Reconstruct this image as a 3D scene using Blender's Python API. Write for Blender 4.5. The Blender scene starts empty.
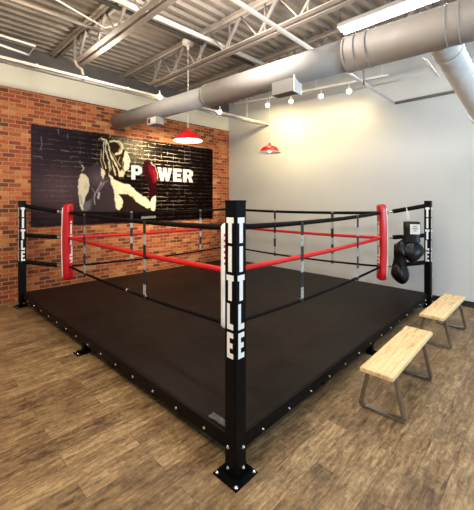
import bpy, bmesh, math, random
import numpy as np
from mathutils import Vector, Matrix
random.seed(7)
scene = bpy.context.scene
COL = scene.collection
PI = math.pi
V = Vector
# ---------------------------------------------------------------- camera, world, exposure
H = 1.8            # eye height
F = 327.0          # focal length in px for a 474 px wide frame
cam_d = bpy.data.cameras.new('camera')
cam = bpy.data.objects.new('camera', cam_d)
COL.objects.link(cam)
cam.location = (0, 0, H)
cam.rotation_euler = (PI/2, 0, 0)
cam_d.sensor_fit = 'HORIZONTAL'
cam_d.sensor_width = 36
cam_d.lens = F/474*36
cam_d.shift_y = -54/474
cam_d.clip_start = .05
scene.camera = cam
scene.view_settings.view_transform = 'Standard'
scene.view_settings.look = 'None'
scene.view_settings.gamma = 1
scene.view_settings.use_curve_mapping = False
scene.view_settings.exposure = 0.55
world = bpy.data.worlds.new('world')
scene.world = world
world.use_nodes = True
bg = world.node_tree.nodes['Background']
bg.inputs[0].default_value = (.88, .94, 1.0, 1)
bg.inputs[1].default_value = .30

def area(name, loc, target, sx, sy, power, color):
    l = bpy.data.lights.new(name, 'AREA')
    l.shape = 'RECTANGLE'; l.size = sx; l.size_y = sy; l.energy = power; l.color = color
    o = bpy.data.objects.new(name, l); COL.objects.link(o)
    o.location = loc
    o.rotation_euler = (V(target)-V(loc)).to_track_quat('-Z', 'Y').to_euler()
    return o
# daylight from the shop front on the right
area('daylight_storefront', (6.4, -.6, 2.2), (3.4, 6.0, 1.7), 4.0, 2.6, 230, (.54, .78, 1.0))
def lamp(name, loc, power, color, soft=.12):
    l = bpy.data.lights.new(name, 'POINT'); l.energy = power; l.color = color; l.shadow_soft_size = soft
    o = bpy.data.objects.new(name, l); COL.objects.link(o); o.location = loc
    return o
for loc, pw, c in (((-1.3, .5, 3.6), 125, (1, .89, .72)), ((1.3, .2, 3.6), 100, (1, .95, .90)),
                   ((-2.4, 2.3, 3.7), 150, (1, .80, .50)), ((.1, 3.8, 3.95), 80, (1, .91, .80)), ((-1.9, 5.0, 3.95), 25, (1, .88, .70))):
    lamp('added_fill_light', loc, pw, c)  # fill lights added to brighten deck, floor and ring; no fixtures here

# ---------------------------------------------------------------- helpers
def U(x, y, h):
    d = F*h/(201-y)
    return V(((x-237)/F*d, d, H+h))
def UD(x, y, d):
    return V(((x-237)/F*d, d, H+(201-y)/F*d))

def frame_from(z):
    z = V(z).normalized()
    a = V((0, 0, 1)) if abs(z.z) < .95 else V((1, 0, 0))
    x = a.cross(z).normalized()
    return x, z.cross(x), z

class MB:
    def __init__(s):
        s.v = []; s.f = []; s.sm = []
    def add(s, vs, fs, smooth=False):
        n = len(s.v)
        s.v += [V(q) for q in vs]
        s.f += [[n+i for i in f] for f in fs]
        s.sm += [smooth]*len(fs)
        return s
    def box(s, c, size, ax=None, bev=0):
        bm = bmesh.new()
        bmesh.ops.create_cube(bm, size=1)
        for q in bm.verts: q.co = V((q.co.x*size[0], q.co.y*size[1], q.co.z*size[2]))
        if bev:
            bmesh.ops.bevel(bm, geom=bm.edges[:], offset=bev, segments=2, affect='EDGES')
        M = Matrix.Identity(3)
        if ax: M = Matrix(ax).transposed()
        bm.verts.ensure_lookup_table()
        c = V(c)
        s.add([c+M@q.co for q in bm.verts], [[q.index for q in f.verts] for f in bm.faces], False)
        bm.free(); return s
    def beam(s, p, q, w, h, up=(0, 0, 1), bev=0):
        p = V(p); q = V(q); z = (q-p); L = z.length; z.normalize()
        x = V(up).cross(z)
        if x.length < 1e-4: x = V((1, 0, 0))
        x.normalize(); y = z.cross(x)
        return s.box((p+q)/2, (w, h, L), (x, y, z), bev)
    def tube(s, pts, r, n=12, caps=True, closed=False):
        pts = [V(p) for p in pts]; m = len(pts)
        rr = r if isinstance(r, (list, tuple)) else [r]*m
        base = len(s.v); x = None; rings = []
        for i, p in enumerate(pts):
            if closed: t = pts[(i+1) % m]-pts[i-1]
            else: t = pts[min(i+1, m-1)]-pts[max(i-1, 0)]
            t.normalize()
            if x is None: x = frame_from(t)[0]
            x = (x-t*x.dot(t)).normalized()
            y = t.cross(x)
            rings.append([p+(x*math.cos(2*PI*k/n)+y*math.sin(2*PI*k/n))*rr[i] for k in range(n)])
        vs = [q for rg in rings for q in rg]; fs = []
        for i in range(m if closed else m-1):
            j = (i+1) % m
            for k in range(n):
                fs.append([i*n+k, i*n+(k+1) % n, j*n+(k+1) % n, j*n+k])
        s.add(vs, fs, True)
        if caps and not closed:
            s.f.append([base+k for k in range(n)][::-1]); s.sm.append(False)
            s.f.append([base+(m-1)*n+k for k in range(n)]); s.sm.append(False)
        return s
    def lathe(s, c, prof, n=24, axis=(0, 0, 1)):
        x, y, z = frame_from(axis); c = V(c)
        vs = [c+z*h+(x*math.cos(2*PI*k/n)+y*math.sin(2*PI*k/n))*r for r, h in prof for k in range(n)]
        fs = [[i*n+k, i*n+(k+1) % n, (i+1)*n+(k+1) % n, (i+1)*n+k] for i in range(len(prof)-1) for k in range(n)]
        return s.add(vs, fs, True)
    def prism(s, poly, o, x, y, z, t):
        """poly 2D in the (x,y) frame at o, thickness t along z"""
        o = V(o); n = len(poly)
        a = [o+V(x)*p[0]+V(y)*p[1] for p in poly]
        b = [q+V(z)*t for q in a]
        fs = [list(range(n))[::-1], list(range(n, 2*n))]
        fs += [[i, (i+1) % n, n+(i+1) % n, n+i] for i in range(n)]
        return s.add(a+b, fs, False)
    def ball(s, c, r, ax=None, sc=(1, 1, 1), n=16):
        M = Matrix(ax).transposed() if ax else Matrix.Identity(3)
        c = V(c); vs = []; fs = []; m = n//2
        for i in range(m+1):
            th = PI*i/m
            for k in range(n):
                ph = 2*PI*k/n
                vs.append(c+M@V((r*sc[0]*math.sin(th)*math.cos(ph), r*sc[1]*math.sin(th)*math.sin(ph), r*sc[2]*math.cos(th))))
        for i in range(m):
            for k in range(n):
                fs.append([i*n+k, (i+1)*n+k, (i+1)*n+(k+1) % n, i*n+(k+1) % n])
        return s.add(vs, fs, True)
    def build(s, name, mat, parent=None, off=None):
        if off is None:
            off = V((0, 0, 0)); p = parent
            while p is not None:
                off = off+p.location; p = p.parent
        me = bpy.data.meshes.new(name)
        me.from_pydata([tuple(q-off) for q in s.v], [], s.f)
        me.polygons.foreach_set('use_smooth', s.sm)
        bm = bmesh.new(); bm.from_mesh(me)
        bmesh.ops.remove_doubles(bm, verts=bm.verts[:], dist=1e-6)
        bmesh.ops.recalc_face_normals(bm, faces=bm.faces[:])
        bm.to_mesh(me); bm.free()
        if mat: me.materials.append(mat)
        o = bpy.data.objects.new(name, me); COL.objects.link(o)
        if parent: o.parent = parent
        return o

def tag(o, label, cat, group=None):
    o['label'] = label; o['category'] = cat
    if group: o['group'] = group
    return o
def thing(name, loc, label, cat, group=None):
    o = bpy.data.objects.new(name, None); COL.objects.link(o)
    o.location = loc; o.empty_display_size = .1
    return tag(o, label, cat, group)
def single(name, mb, mat, loc, label, cat, group=None):
    o = mb.build(name, mat, None, V(loc)); o.location = loc
    return tag(o, label, cat, group)
def copy_tree(o, parent=None):
    c = o.copy(); COL.objects.link(c); c.parent = parent
    for ch in list(o.children): copy_tree(ch, c)
    return c
def struct(o):
    o['kind'] = 'structure'; return o

# ---------------------------------------------------------------- materials
def new_mat(name):
    m = bpy.data.materials.new(name); m.use_nodes = True
    return m, m.node_tree.nodes, m.node_tree.links, m.node_tree.nodes['Principled BSDF']
def P(name, col, rough=.5, metal=0, var=.0, scale=20, bump=0, bscale=60, spec=.5, coat=0):
    m, N, L, b = new_mat(name)
    b.inputs['Base Color'].default_value = (*col, 1)
    b.inputs['Roughness'].default_value = rough
    b.inputs['Metallic'].default_value = metal
    b.inputs['Specular IOR Level'].default_value = spec
    b.inputs['Coat Weight'].default_value = coat
    tc = N.new('ShaderNodeTexCoord')
    if var:
        n = N.new('ShaderNodeTexNoise'); n.inputs['Scale'].default_value = scale; n.inputs['Detail'].default_value = 5
        L.new(tc.outputs['Object'], n.inputs['Vector'])
        r = N.new('ShaderNodeMapRange'); r.inputs[1].default_value = .3; r.inputs[2].default_value = .7
        r.inputs[3].default_value = 1-var; r.inputs[4].default_value = 1+var
        L.new(n.outputs['Fac'], r.inputs[0])
        mx = N.new('ShaderNodeVectorMath'); mx.operation = 'SCALE'; mx.inputs[0].default_value = col
        L.new(r.outputs[0], mx.inputs['Scale']); L.new(mx.outputs[0], b.inputs['Base Color'])
    if bump:
        n = N.new('ShaderNodeTexNoise'); n.inputs['Scale'].default_value = bscale; n.inputs['Detail'].default_value = 6
        L.new(tc.outputs['Object'], n.inputs['Vector'])
        bp = N.new('ShaderNodeBump'); bp.inputs['Strength'].default_value = bump; bp.inputs['Distance'].default_value = .01
        L.new(n.outputs['Fac'], bp.inputs['Height']); L.new(bp.outputs[0], b.inputs['Normal'])
    return m
def E(name, col, s):
    m, N, L, b = new_mat(name)
    b.inputs['Base Color'].default_value = (*col, 1)
    b.inputs['Emission Color'].default_value = (*col, 1); b.inputs['Emission Strength'].default_value = s
    return m

M_post = P('black_steel', (.0028, .0028, .0032), .42, 0, .2, 8, .05, 90, spec=.1)
M_white = P('white_vinyl', (.90, .90, .89), .5, 0, .03, 30)
M_bolt = P('zinc_bolt', (.65, .65, .66), .25, 1)
M_chrome = P('brushed_chrome', (.36, .35, .34), .27, 1, .05, 40)
M_red = P('red_vinyl', (.56, .006, .010), .32, 0, .08, 10, .15, 30, coat=.2)
M_redrope = P('red_rope_cover', (.60, .008, .012), .42, 0, .08, 20, .2, 60)
M_blkrope = P('black_rope_cover', (.003, .003, .003), .65, 0, .2, 20, .3, 60, spec=.12)
M_gal = P('galvanised_duct', (.33, .315, .31), .6, .1, .06, 6, .03, 30)
M_flex = P('spiral_duct', (.74, .72, .69), .5, .1, .05, 6)
M_joist = P('painted_joist', (.33, .285, .25), .7, .0, .12, 6)
M_joist2 = P('dark_joist_web', (.30, .265, .24), .55, .2, .12, 6)
M_wpaint = P('white_painted_metal', (.82, .80, .76), .4, 0, .04, 10)
M_grey = P('grey_girder', (.12, .108, .10), .6, .1, .12, 5)
M_cream = P('cream_drywall', (.70, .67, .56), .85, 0, .02, 3, .03, 120)
M_wall = P('pale_drywall', (.585, .605, .60), .85, 0, .02, 2, .03, 120)
M_boxgrey = P('register_grey', (.12, .115, .11), .6, 0, .05, 10)
M_rail = P('rail_paint', (.50, .48, .44), .45, 0, .05, 10)
M_base = P('black_base', (.015, .015, .016), .45)
M_lampred = P('lamp_red_enamel', (.48, .005, .009), .40, 0, 0, spec=.25)
M_lampin = P('lamp_inner_white', (.86, .84, .78), .5)
M_bulb = E('bulb_glow', (1, .80, .48), 14)
M_tube = E('tube_glow', (1, .98, .94), 12)
M_dark = P('dark_void', (.03, .03, .03), .7)
M_glove = P('black_leather', (.006, .0055, .0055), .32, 0, .2, 20, .35, 35, spec=.3)
M_label = P('glove_label', (.72, .70, .67), .6)
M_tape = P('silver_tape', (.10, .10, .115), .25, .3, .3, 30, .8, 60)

def brick_mat():
    m, N, L, b = new_mat('brick_wall')
    tc = N.new('ShaderNodeTexCoord')
    mp = N.new('ShaderNodeMapping'); mp.inputs['Rotation'].default_value = (PI/2, 0, 0)
    # object x -> u, object z -> v
    sep = N.new('ShaderNodeSeparateXYZ'); cmb = N.new('ShaderNodeCombineXYZ')
    L.new(tc.outputs['Object'], sep.inputs[0]); L.new(sep.outputs['X'], cmb.inputs['X']); L.new(sep.outputs['Z'], cmb.inputs['Y'])
    ns = N.new('ShaderNodeTexNoise'); ns.inputs['Scale'].default_value = 9; ns.inputs['Detail'].default_value = 3
    L.new(cmb.outputs[0], ns.inputs['Vector'])
    wob = N.new('ShaderNodeVectorMath'); wob.operation = 'MULTIPLY_ADD'
    wob.inputs[1].default_value = (.012, .012, 0)
    L.new(ns.outputs['Color'], wob.inputs[0]); L.new(cmb.outputs[0], wob.inputs[2])
    br = N.new('ShaderNodeTexBrick')
    br.inputs['Scale'].default_value = 1
    br.inputs['Brick Width'].default_value = .19; br.inputs['Row Height'].default_value = .076
    br.inputs['Mortar Size'].default_value = .0075; br.inputs['Mortar Smooth'].default_value = .3
    br.inputs['Color1'].default_value = (0, 0, 0, 1); br.inputs['Color2'].default_value = (1, 1, 1, 1)
    br.inputs['Mortar'].default_value = (.5, .5, .5, 1); br.inputs['Bias'].default_value = 0
    L.new(wob.outputs[0], br.inputs['Vector'])
    rp = N.new('ShaderNodeValToRGB')
    el = rp.color_ramp.elements
    el[0].position = 0; el[0].color = (.12, .024, .012, 1)
    el[1].position = 1; el[1].color = (.54, .24, .09, 1)
    for p, c in ((.3, (.27, .044, .012, 1)), (.6, (.38, .080, .020, 1)), (.85, (.47, .145, .042, 1))):
        e = el.new(p); e.color = c
    L.new(br.outputs['Color'], rp.inputs[0])
    n2 = N.new('ShaderNodeTexNoise'); n2.inputs['Scale'].default_value = 35; n2.inputs['Detail'].default_value = 6
    L.new(cmb.outputs[0], n2.inputs['Vector'])
    r2 = N.new('ShaderNodeMapRange'); r2.inputs[1].default_value = .3; r2.inputs[2].default_value = .7; r2.inputs[3].default_value = .7; r2.inputs[4].default_value = 1.3
    L.new(n2.outputs['Fac'], r2.inputs[0])
    sc = N.new('ShaderNodeVectorMath'); sc.operation = 'SCALE'
    L.new(rp.outputs[0], sc.inputs[0]); L.new(r2.outputs[0], sc.inputs['Scale'])
    mx = N.new('ShaderNodeMix'); mx.data_type = 'RGBA'
    L.new(br.outputs['Fac'], mx.inputs[0]); L.new(sc.outputs[0], mx.inputs[6]); mx.inputs[7].default_value = (.40, .26, .13, 1)
    L.new(mx.outputs[2], b.inputs['Base Color'])
    b.inputs['Roughness'].default_value = .8
    inv = N.new('ShaderNodeMath'); inv.operation = 'MULTIPLY_ADD'; inv.inputs[1].default_value = -1; inv.inputs[2].default_value = 1
    L.new(br.outputs['Fac'], inv.inputs[0])
    ad = N.new('ShaderNodeMath'); ad.operation = 'MULTIPLY_ADD'; ad.inputs[1].default_value = .4
    L.new(n2.outputs['Fac'], ad.inputs[0]); L.new(inv.outputs[0], ad.inputs[2])
    bp = N.new('ShaderNodeBump'); bp.inputs['Strength'].default_value = .8; bp.inputs['Distance'].default_value = .012
    L.new(ad.outputs[0], bp.inputs['Height']); L.new(bp.outputs[0], b.inputs['Normal'])
    return m
M_brick = brick_mat()

def floor_mat():
    m, N, L, b = new_mat('plank_floor')
    tc = N.new('ShaderNodeTexCoord')
    mp = N.new('ShaderNodeMapping'); mp.vector_type = 'POINT'
    mp.inputs['Rotation'].default_value = (0, 0, -math.atan2(.712, .702))
    L.new(tc.outputs['Object'], mp.inputs[0])
    br = N.new('ShaderNodeTexBrick'); br.offset = .37; br.offset_frequency = 2
    br.inputs['Scale'].default_value = 1
    br.inputs['Brick Width'].default_value = 1.22; br.inputs['Row Height'].default_value = .17
    br.inputs['Mortar Size'].default_value = .0013
    br.inputs['Color1'].default_value = (0, 0, 0, 1); br.inputs['Color2'].default_value = (1, 1, 1, 1); br.inputs['Mortar'].default_value = (.5, .5, .5, 1)
    L.new(mp.outputs[0], br.inputs['Vector'])
    # grain, shifted per plank
    sh = N.new('ShaderNodeVectorMath'); sh.operation = 'MULTIPLY_ADD'; sh.inputs[1].default_value = (7, 13, 5)
    L.new(br.outputs['Color'], sh.inputs[0]); L.new(mp.outputs[0], sh.inputs[2])
    st = N.new('ShaderNodeVectorMath'); st.operation = 'MULTIPLY'; st.inputs[1].default_value = (2.2, 13, 1)
    L.new(sh.outputs[0], st.inputs[0])
    n1 = N.new('ShaderNodeTexNoise'); n1.inputs['Scale'].default_value = 2.7; n1.inputs['Detail'].default_value = 8; n1.inputs['Roughness'].default_value = .68; n1.inputs['Distortion'].default_value = .5
    L.new(st.outputs[0], n1.inputs['Vector'])
    n3 = N.new('ShaderNodeTexNoise'); n3.inputs['Scale'].default_value = 5.0; n3.inputs['Detail'].default_value = 8; n3.inputs['Roughness'].default_value = .78
    L.new(sh.outputs[0], n3.inputs['Vector'])
    a1 = N.new('ShaderNodeMath'); a1.operation = 'MULTIPLY_ADD'; a1.inputs[1].default_value = .18
    L.new(br.outputs['Color'], a1.inputs[0]); L.new(n1.outputs['Fac'], a1.inputs[2])
    a2 = N.new('ShaderNodeMath'); a2.operation = 'MULTIPLY_ADD'; a2.inputs[1].default_value = .6
    L.new(n3.outputs['Fac'], a2.inputs[0]); L.new(a1.outputs[0], a2.inputs[2])
    n4 = N.new('ShaderNodeTexNoise'); n4.inputs['Scale'].default_value = 38; n4.inputs['Detail'].default_value = 4; n4.inputs['Roughness'].default_value = .7
    L.new(sh.outputs[0], n4.inputs['Vector'])
    a3 = N.new('ShaderNodeMath'); a3.operation = 'MULTIPLY_ADD'; a3.inputs[1].default_value = .35
    L.new(n4.outputs['Fac'], a3.inputs[0]); L.new(a2.outputs[0], a3.inputs[2]); a2 = a3
    rp = N.new('ShaderNodeValToRGB'); el = rp.color_ramp.elements
    el[0].position = .42; el[0].color = (.052, .028, .014, 1)
    el[1].position = .98; el[1].color = (.50, .37, .20, 1)
    e = el.new(.60); e.color = (.165, .102, .050, 1)
    e = el.new(.76); e.color = (.285, .188, .094, 1)
    a4 = N.new('ShaderNodeMath'); a4.operation = 'SUBTRACT'; a4.inputs[1].default_value = .38; L.new(a2.outputs[0], a4.inputs[0])
    L.new(a4.outputs[0], rp.inputs[0])
    mx = N.new('ShaderNodeMix'); mx.data_type = 'RGBA'
    L.new(br.outputs['Fac'], mx.inputs[0]); L.new(rp.outputs[0], mx.inputs[6]); mx.inputs[7].default_value = (.07, .045, .028, 1)
    L.new(mx.outputs[2], b.inputs['Base Color'])
    rr = N.new('ShaderNodeMapRange'); rr.inputs[3].default_value = .34; rr.inputs[4].default_value = .52
    L.new(n1.outputs['Fac'], rr.inputs[0]); L.new(rr.outputs[0], b.inputs['Roughness'])
    bp = N.new('ShaderNodeBump'); bp.inputs['Strength'].default_value = .25; bp.inputs['Distance'].default_value = .004
    L.new(n1.outputs['Fac'], bp.inputs['Height']); L.new(bp.outputs[0], b.inputs['Normal'])
    return m
M_floor = floor_mat()

def canvas_mat(ang):
    m, N, L, b = new_mat('ring_mat_vinyl')
    tc = N.new('ShaderNodeTexCoord')
    mp = N.new('ShaderNodeMapping'); mp.inputs['Rotation'].default_value = (0, 0, -ang)
    L.new(tc.outputs['Object'], mp.inputs[0])
    br = N.new('ShaderNodeTexBrick'); br.offset = 0
    br.inputs['Scale'].default_value = 1; br.inputs['Brick Width'].default_value = 2.36; br.inputs['Row Height'].default_value = 1.26
    br.inputs['Mortar Size'].default_value = .006; br.inputs['Mortar Smooth'].default_value = .6
    L.new(mp.outputs[0], br.inputs['Vector'])
    n = N.new('ShaderNodeTexNoise'); n.inputs['Scale'].default_value = 1.3; n.inputs['Detail'].default_value = 6; n.inputs['Distortion'].default_value = .6
    L.new(mp.outputs[0], n.inputs['Vector'])
    rp = N.new('ShaderNodeValToRGB'); el = rp.color_ramp.elements
    el[0].position = .3; el[0].color = (.0055, .0034, .0029, 1); el[1].position = .75; el[1].color = (.015, .0098, .0082, 1)
    L.new(n.outputs['Fac'], rp.inputs[0])
    mx = N.new('ShaderNodeMix'); mx.data_type = 'RGBA'
    L.new(br.outputs['Fac'], mx.inputs[0]); L.new(rp.outputs[0], mx.inputs[6]); mx.inputs[7].default_value = (.007, .005, .004, 1)
    L.new(mx.outputs[2], b.inputs['Base Color'])
    b.inputs['Roughness'].default_value = .5
    b.inputs['Specular IOR Level'].default_value = .14
    n2 = N.new('ShaderNodeTexNoise'); n2.inputs['Scale'].default_value = 3; n2.inputs['Detail'].default_value = 4; n2.inputs['Distortion'].default_value = 1
    L.new(mp.outputs[0], n2.inputs['Vector'])
    sb = N.new('ShaderNodeMath'); sb.operation = 'SUBTRACT'
    L.new(n2.outputs['Fac'], sb.inputs[0]); L.new(br.outputs['Fac'], sb.inputs[1])
    bp = N.new('ShaderNodeBump'); bp.inputs['Strength'].default_value = .5; bp.inputs['Distance'].default_value = .01
    L.new(sb.outputs[0], bp.inputs['Height']); L.new(bp.outputs[0], b.inputs['Normal'])
    return m

def pine_mat():
    m, N, L, b = new_mat('pine_boards')
    tc = N.new('ShaderNodeTexCoord')
    br = N.new('ShaderNodeTexBrick'); br.offset = .4
    br.inputs['Scale'].default_value = 1; br.inputs['Brick Width'].default_value = .62; br.inputs['Row Height'].default_value = .09
    br.inputs['Mortar Size'].default_value = .0012
    br.inputs['Color1'].default_value = (0, 0, 0, 1); br.inputs['Color2'].default_value = (1, 1, 1, 1); br.inputs['Mortar'].default_value = (.3, .3, .3, 1)
    L.new(tc.outputs['Object'], br.inputs['Vector'])
    st = N.new('ShaderNodeVectorMath'); st.operation = 'MULTIPLY'; st.inputs[1].default_value = (2.5, 22, 6)
    sh = N.new('ShaderNodeVectorMath'); sh.operation = 'MULTIPLY_ADD'; sh.inputs[1].default_value = (3, 9, 5)
    L.new(br.outputs['Color'], sh.inputs[0]); L.new(tc.outputs['Object'], sh.inputs[2]); L.new(sh.outputs[0], st.inputs[0])
    n = N.new('ShaderNodeTexNoise'); n.inputs['Scale'].default_value = 1.6; n.inputs['Detail'].default_value = 5; n.inputs['Distortion'].default_value = 1.2
    L.new(st.outputs[0], n.inputs['Vector'])
    a = N.new('ShaderNodeMath'); a.operation = 'MULTIPLY_ADD'; a.inputs[1].default_value = .22
    L.new(br.outputs['Color'], a.inputs[0]); L.new(n.outputs['Fac'], a.inputs[2])
    rp = N.new('ShaderNodeValToRGB'); el = rp.color_ramp.elements
    el[0].position = .30; el[0].color = (.42, .19, .05, 1); el[1].position = .85; el[1].color = (.93, .74, .43, 1)
    e = el.new(.5); e.color = (.82, .57, .28, 1)
    L.new(a.outputs[0], rp.inputs[0])
    mx = N.new('ShaderNodeMix'); mx.data_type = 'RGBA'
    L.new(br.outputs['Fac'], mx.inputs[0]); L.new(rp.outputs[0], mx.inputs[6]); mx.inputs[7].default_value = (.42, .25, .11, 1)
    L.new(mx.outputs[2], b.inputs['Base Color']); b.inputs['Roughness'].default_value = .38
    return m
M_pine = pine_mat()

def deck_mat():
    return P('ribbed_steel_deck', (.31, .27, .23), .40, .3, .3, 1.2, .05, 20)
M_deck = deck_mat()

def strap_mat():
    m, N, L, b = new_mat('printed_strap')
    tc = N.new('ShaderNodeTexCoord'); sep = N.new('ShaderNodeSeparateXYZ'); L.new(tc.outputs['Object'], sep.inputs[0])
    w = N.new('ShaderNodeTexWave'); w.bands_direction = 'Z'; w.inputs['Scale'].default_value = 1.05; w.inputs['Distortion'].default_value = 0
    w2 = N.new('ShaderNodeTexVoronoi'); w2.inputs['Scale'].default_value = 42
    L.new(tc.outputs['Object'], w.inputs['Vector']); L.new(tc.outputs['Object'], w2.inputs['Vector'])
    g = N.new('ShaderNodeMath'); g.operation = 'GREATER_THAN'; g.inputs[1].default_value = .62; L.new(w.outputs['Fac'], g.inputs[0])
    g2 = N.new('ShaderNodeMath'); g2.operation = 'GREATER_THAN'; g2.inputs[1].default_value = .26; L.new(w2.outputs['Distance'], g2.inputs[0])
    mu = N.new('ShaderNodeMath'); mu.operation = 'MULTIPLY'; L.new(g.outputs[0], mu.inputs[0]); L.new(g2.outputs[0], mu.inputs[1])
    mx = N.new('ShaderNodeMix'); mx.data_type = 'RGBA'; L.new(mu.outputs[0], mx.inputs[0])
    mx.inputs[6].default_value = (.015, .015, .016, 1); mx.inputs[7].default_value = (.42, .41, .39, 1)
    L.new(mx.outputs[2], b.inputs['Base Color']); b.inputs['Roughness'].default_value = .5
    return m
M_strap = strap_mat()

# ---------------------------------------------------------------- room shell
C0 = V((-.233, 9.5, 0))
E1 = V((-.719, -.695, 0)).normalized()      # along the brick wall, towards the camera's left
E2 = V((.7256, -.688, 0)).normalized()      # along the white wall, to the right
N1 = V((.695, -.719, 0)).normalized()       # out of the brick wall into the room
N2 = V((-.688, -.7256, 0)).normalized()     # out of the white wall into the room
def B(a, off, z): return C0+E1*a+N1*off+V((0, 0, z))        # point by the brick wall
def W(a, off, z): return C0+E2*a+N2*off+V((0, 0, z))        # point by the white wall
LB, LW, ZD = 9.5, 9.5, 4.62

fl = MB().prism([(C0+E1*a+E2*b)[:2] for a, b in ((-.5, -.5), (LB, -.5), (LB, LW), (-.5, LW))], (0, 0, -.1), (1, 0, 0), (0, 1, 0), (0, 0, 1), .1)
struct(fl.build('floor', M_floor))

def wall_obj(name, L, z0, z1, th, mat, brick_side):
    m = MB().box((L/2, -th/2 if brick_side else th/2, (z0+z1)/2), (L, th, z1-z0))
    o = m.build(name, mat)
    return o
# brick wall: local x runs along it, local z is up
angB = math.atan2(E1.y, E1.x)
m = MB().box((LB/2-.1, -.09, 1.915), (LB+.2, .18, 3.83)); o = m.build('wall_left', M_brick); o.location = C0; o.rotation_euler = (0, 0, angB); struct(o)
if (Matrix.Rotation(angB, 3, 'Z')@V((0, -1, 0))).dot(N1) > 0:
    for q in o.data.vertices: q.co.y = -q.co.y
# drywall band over the brick, set back a little
m = MB()
m.prism([(0, 0), (LB, 0), (LB, .45), (0, .45)], B(0, -.03, 3.83), E1, (0, 0, 1), -N1, .1); struct(m.build('wall_upper_left', M_cream))
m = MB().prism([(0, 0), (LB, 0), (LB, .33), (0, .33)], B(0, .0, 4.28), E1, (0, 0, 1), -N1, .14)
m.prism([(0, 0), (LB, 0), (LB, .02), (0, .02)], B(0, .07, 4.27), E1, (0, 0, 1), -N1, .2)
struct(m.build('trim_1', M_grey))
m = MB().prism([(-.1, 0), (LW, 0), (LW, 4.75), (-.1, 4.75)], W(0, 0, 0), E2, (0, 0, 1), -N2, .15); struct(m.build('wall_right', M_wall))
m = MB().prism([(0, 0), (LW, 0), (LW, .10), (0, .10)], W(.02, .014, 0), E2, (0, 0, 1), -N2, .014); struct(m.build('baseboard_right', M_base))

# ribbed deck: ribs run parallel to the brick wall
per, dep = .19, .045
prof = []
k = 0; x = -.05
while x < LW:
    prof += [(x, 0), (x+.06, 0), (x+.085, dep), (x+.165, dep)]
    x += per
vs = []
for (b, z) in prof:
    vs.append(C0+E2*b+E1*(-.1)+V((0, 0, ZD+z)))
    vs.append(C0+E2*b+E1*LB+V((0, 0, ZD+z)))
m = MB().add(vs, [[2*i, 2*i+1, 2*i+3, 2*i+2] for i in range(len(prof)-1)])
m.add([v+V((0, 0, .12)) for v in (vs[0], vs[1], vs[-1], vs[-2])], [[0, 1, 2, 3]])
struct(m.build('ceiling', M_deck))

# ---------------------------------------------------------------- roof joists
def joist(p, q, zb, label, wide=.10):
    """p..q: ends of the bottom chord on plan (p by the brick wall)"""
    p = V(p); q = V(q); d = (q-p).normalized(); side = d.cross(V((0, 0, 1)))
    zt = ZD-.035
    t = thing('roof_joist', (p.x, p.y, zb), label, 'joist', 'bar joists under the roof deck')
    bc = MB(); tc = MB(); wb = MB()
    a = V((p.x, p.y, zb)); b = V((q.x, q.y, zb))
    for s in (-1, 1):
        o = side*s*(wide/2+.004)
        bc.beam(a+o, b+o, wide*.62, .008); bc.beam(a+o*.55+V((0, 0, .025)), b+o*.55+V((0, 0, .025)), .008, .05)
        e = p-d*1.15
        a2 = V((e.x, e.y, zt)); b2 = V((q.x, q.y, zt))
        tc.beam(a2+o, b2+o, wide*.62, .008); tc.beam(a2+o*.55-V((0, 0, .025)), b2+o*.55-V((0, 0, .025)), .008, .05)
    L = (b-a).length; n = max(2, int(L/.36)); n += n % 2
    pts = []
    for i in range(n+1):
        pts.append(a+d*(L*i/n)+V((0, 0, .03 if i % 2 == 0 else zt-zb-.03)))
    pts = [a-d*1.0+V((0, 0, zt-zb-.03))]+pts
    for i in range(len(pts)-1):
        wb.beam(pts[i], pts[i+1], .035, .035) if i % 2 else wb.tube([pts[i], pts[i+1]], .014, 8)
    for i in range(1, len(pts)-1, 2):
        wb.tube([pts[i]+d*.12, pts[i]+d*.12+V((0, 0, zt-zb-.03))], .011, 8)
    bc.build('bottom_chord', M_joist, t); tc.build('top_chord', M_joist, t); wb.build('web', M_joist2, t)
jb = 2.3
pA, pB, pC = U(78, 64, jb), U(152, 86, jb), U(205.5, 102, jb)
D2 = E2
joist(pA, pA+D2*6.2, H+jb, 'wide steel bar joist nearest the left, with slotted bottom chord', .12)
joist(pB, pB+D2*6.2, H+jb, 'middle steel bar joist, ending above the left end of the round duct', .12)
joist(pC, pC+D2*6.2, H+jb, 'steel bar joist mostly hidden behind the round duct', .09)

# long pipes under the deck, parallel to the brick wall
def pipe(name, pts, r, mat, label, cat='pipe', group=None, n=10):
    pts = [V(p) for p in pts]
    return single(name, MB().tube(pts, r, n), mat, pts[0], label, cat, group)
def par1(p, back, fwd):
    return [p+E1*back, p-E1*fwd]
pipe('sprinkler_pipe', par1(U(200, 36, 2.62), 2.2, 1.75), .036, M_wpaint, 'light pipe close under the ribbed deck, beside the pendant canopy')
pipe('dark_tube', par1(U(194, 40, 2.62), 2.0, 1.4), .03, M_dark, 'dark tube close under the deck, left of the light pipe', 'pipe')  # dark tube laid alongside the light pipe
pipe('conduit', [U(52, -3, 2.5), U(105, 28, 2.5), U(112, 26, 2.5), U(124, 22, 2.5)], .012, M_wpaint, 'thin pale conduit running through the upper left joist')
pipe('bridging_bar', [U(8, -2, 2.45), U(109, 34, 2.45)], .022, M_joist, 'brown bridging bar between joists at the upper left', 'bar')
pipe('conduit', [U(-14, 31, 2.35), U(35, 46, 2.35), U(29, 55, 2.35), U(-14, 40, 2.35)], .018, M_wpaint, 'white conduit bent in a U against the dark girder at the far left')
pipe('white_pipe', [U(222, -8, 1.9), U(394, 102.5, 1.9)], .024, M_wpaint, 'long white pipe crossing over the round duct to the pale wall')
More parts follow.
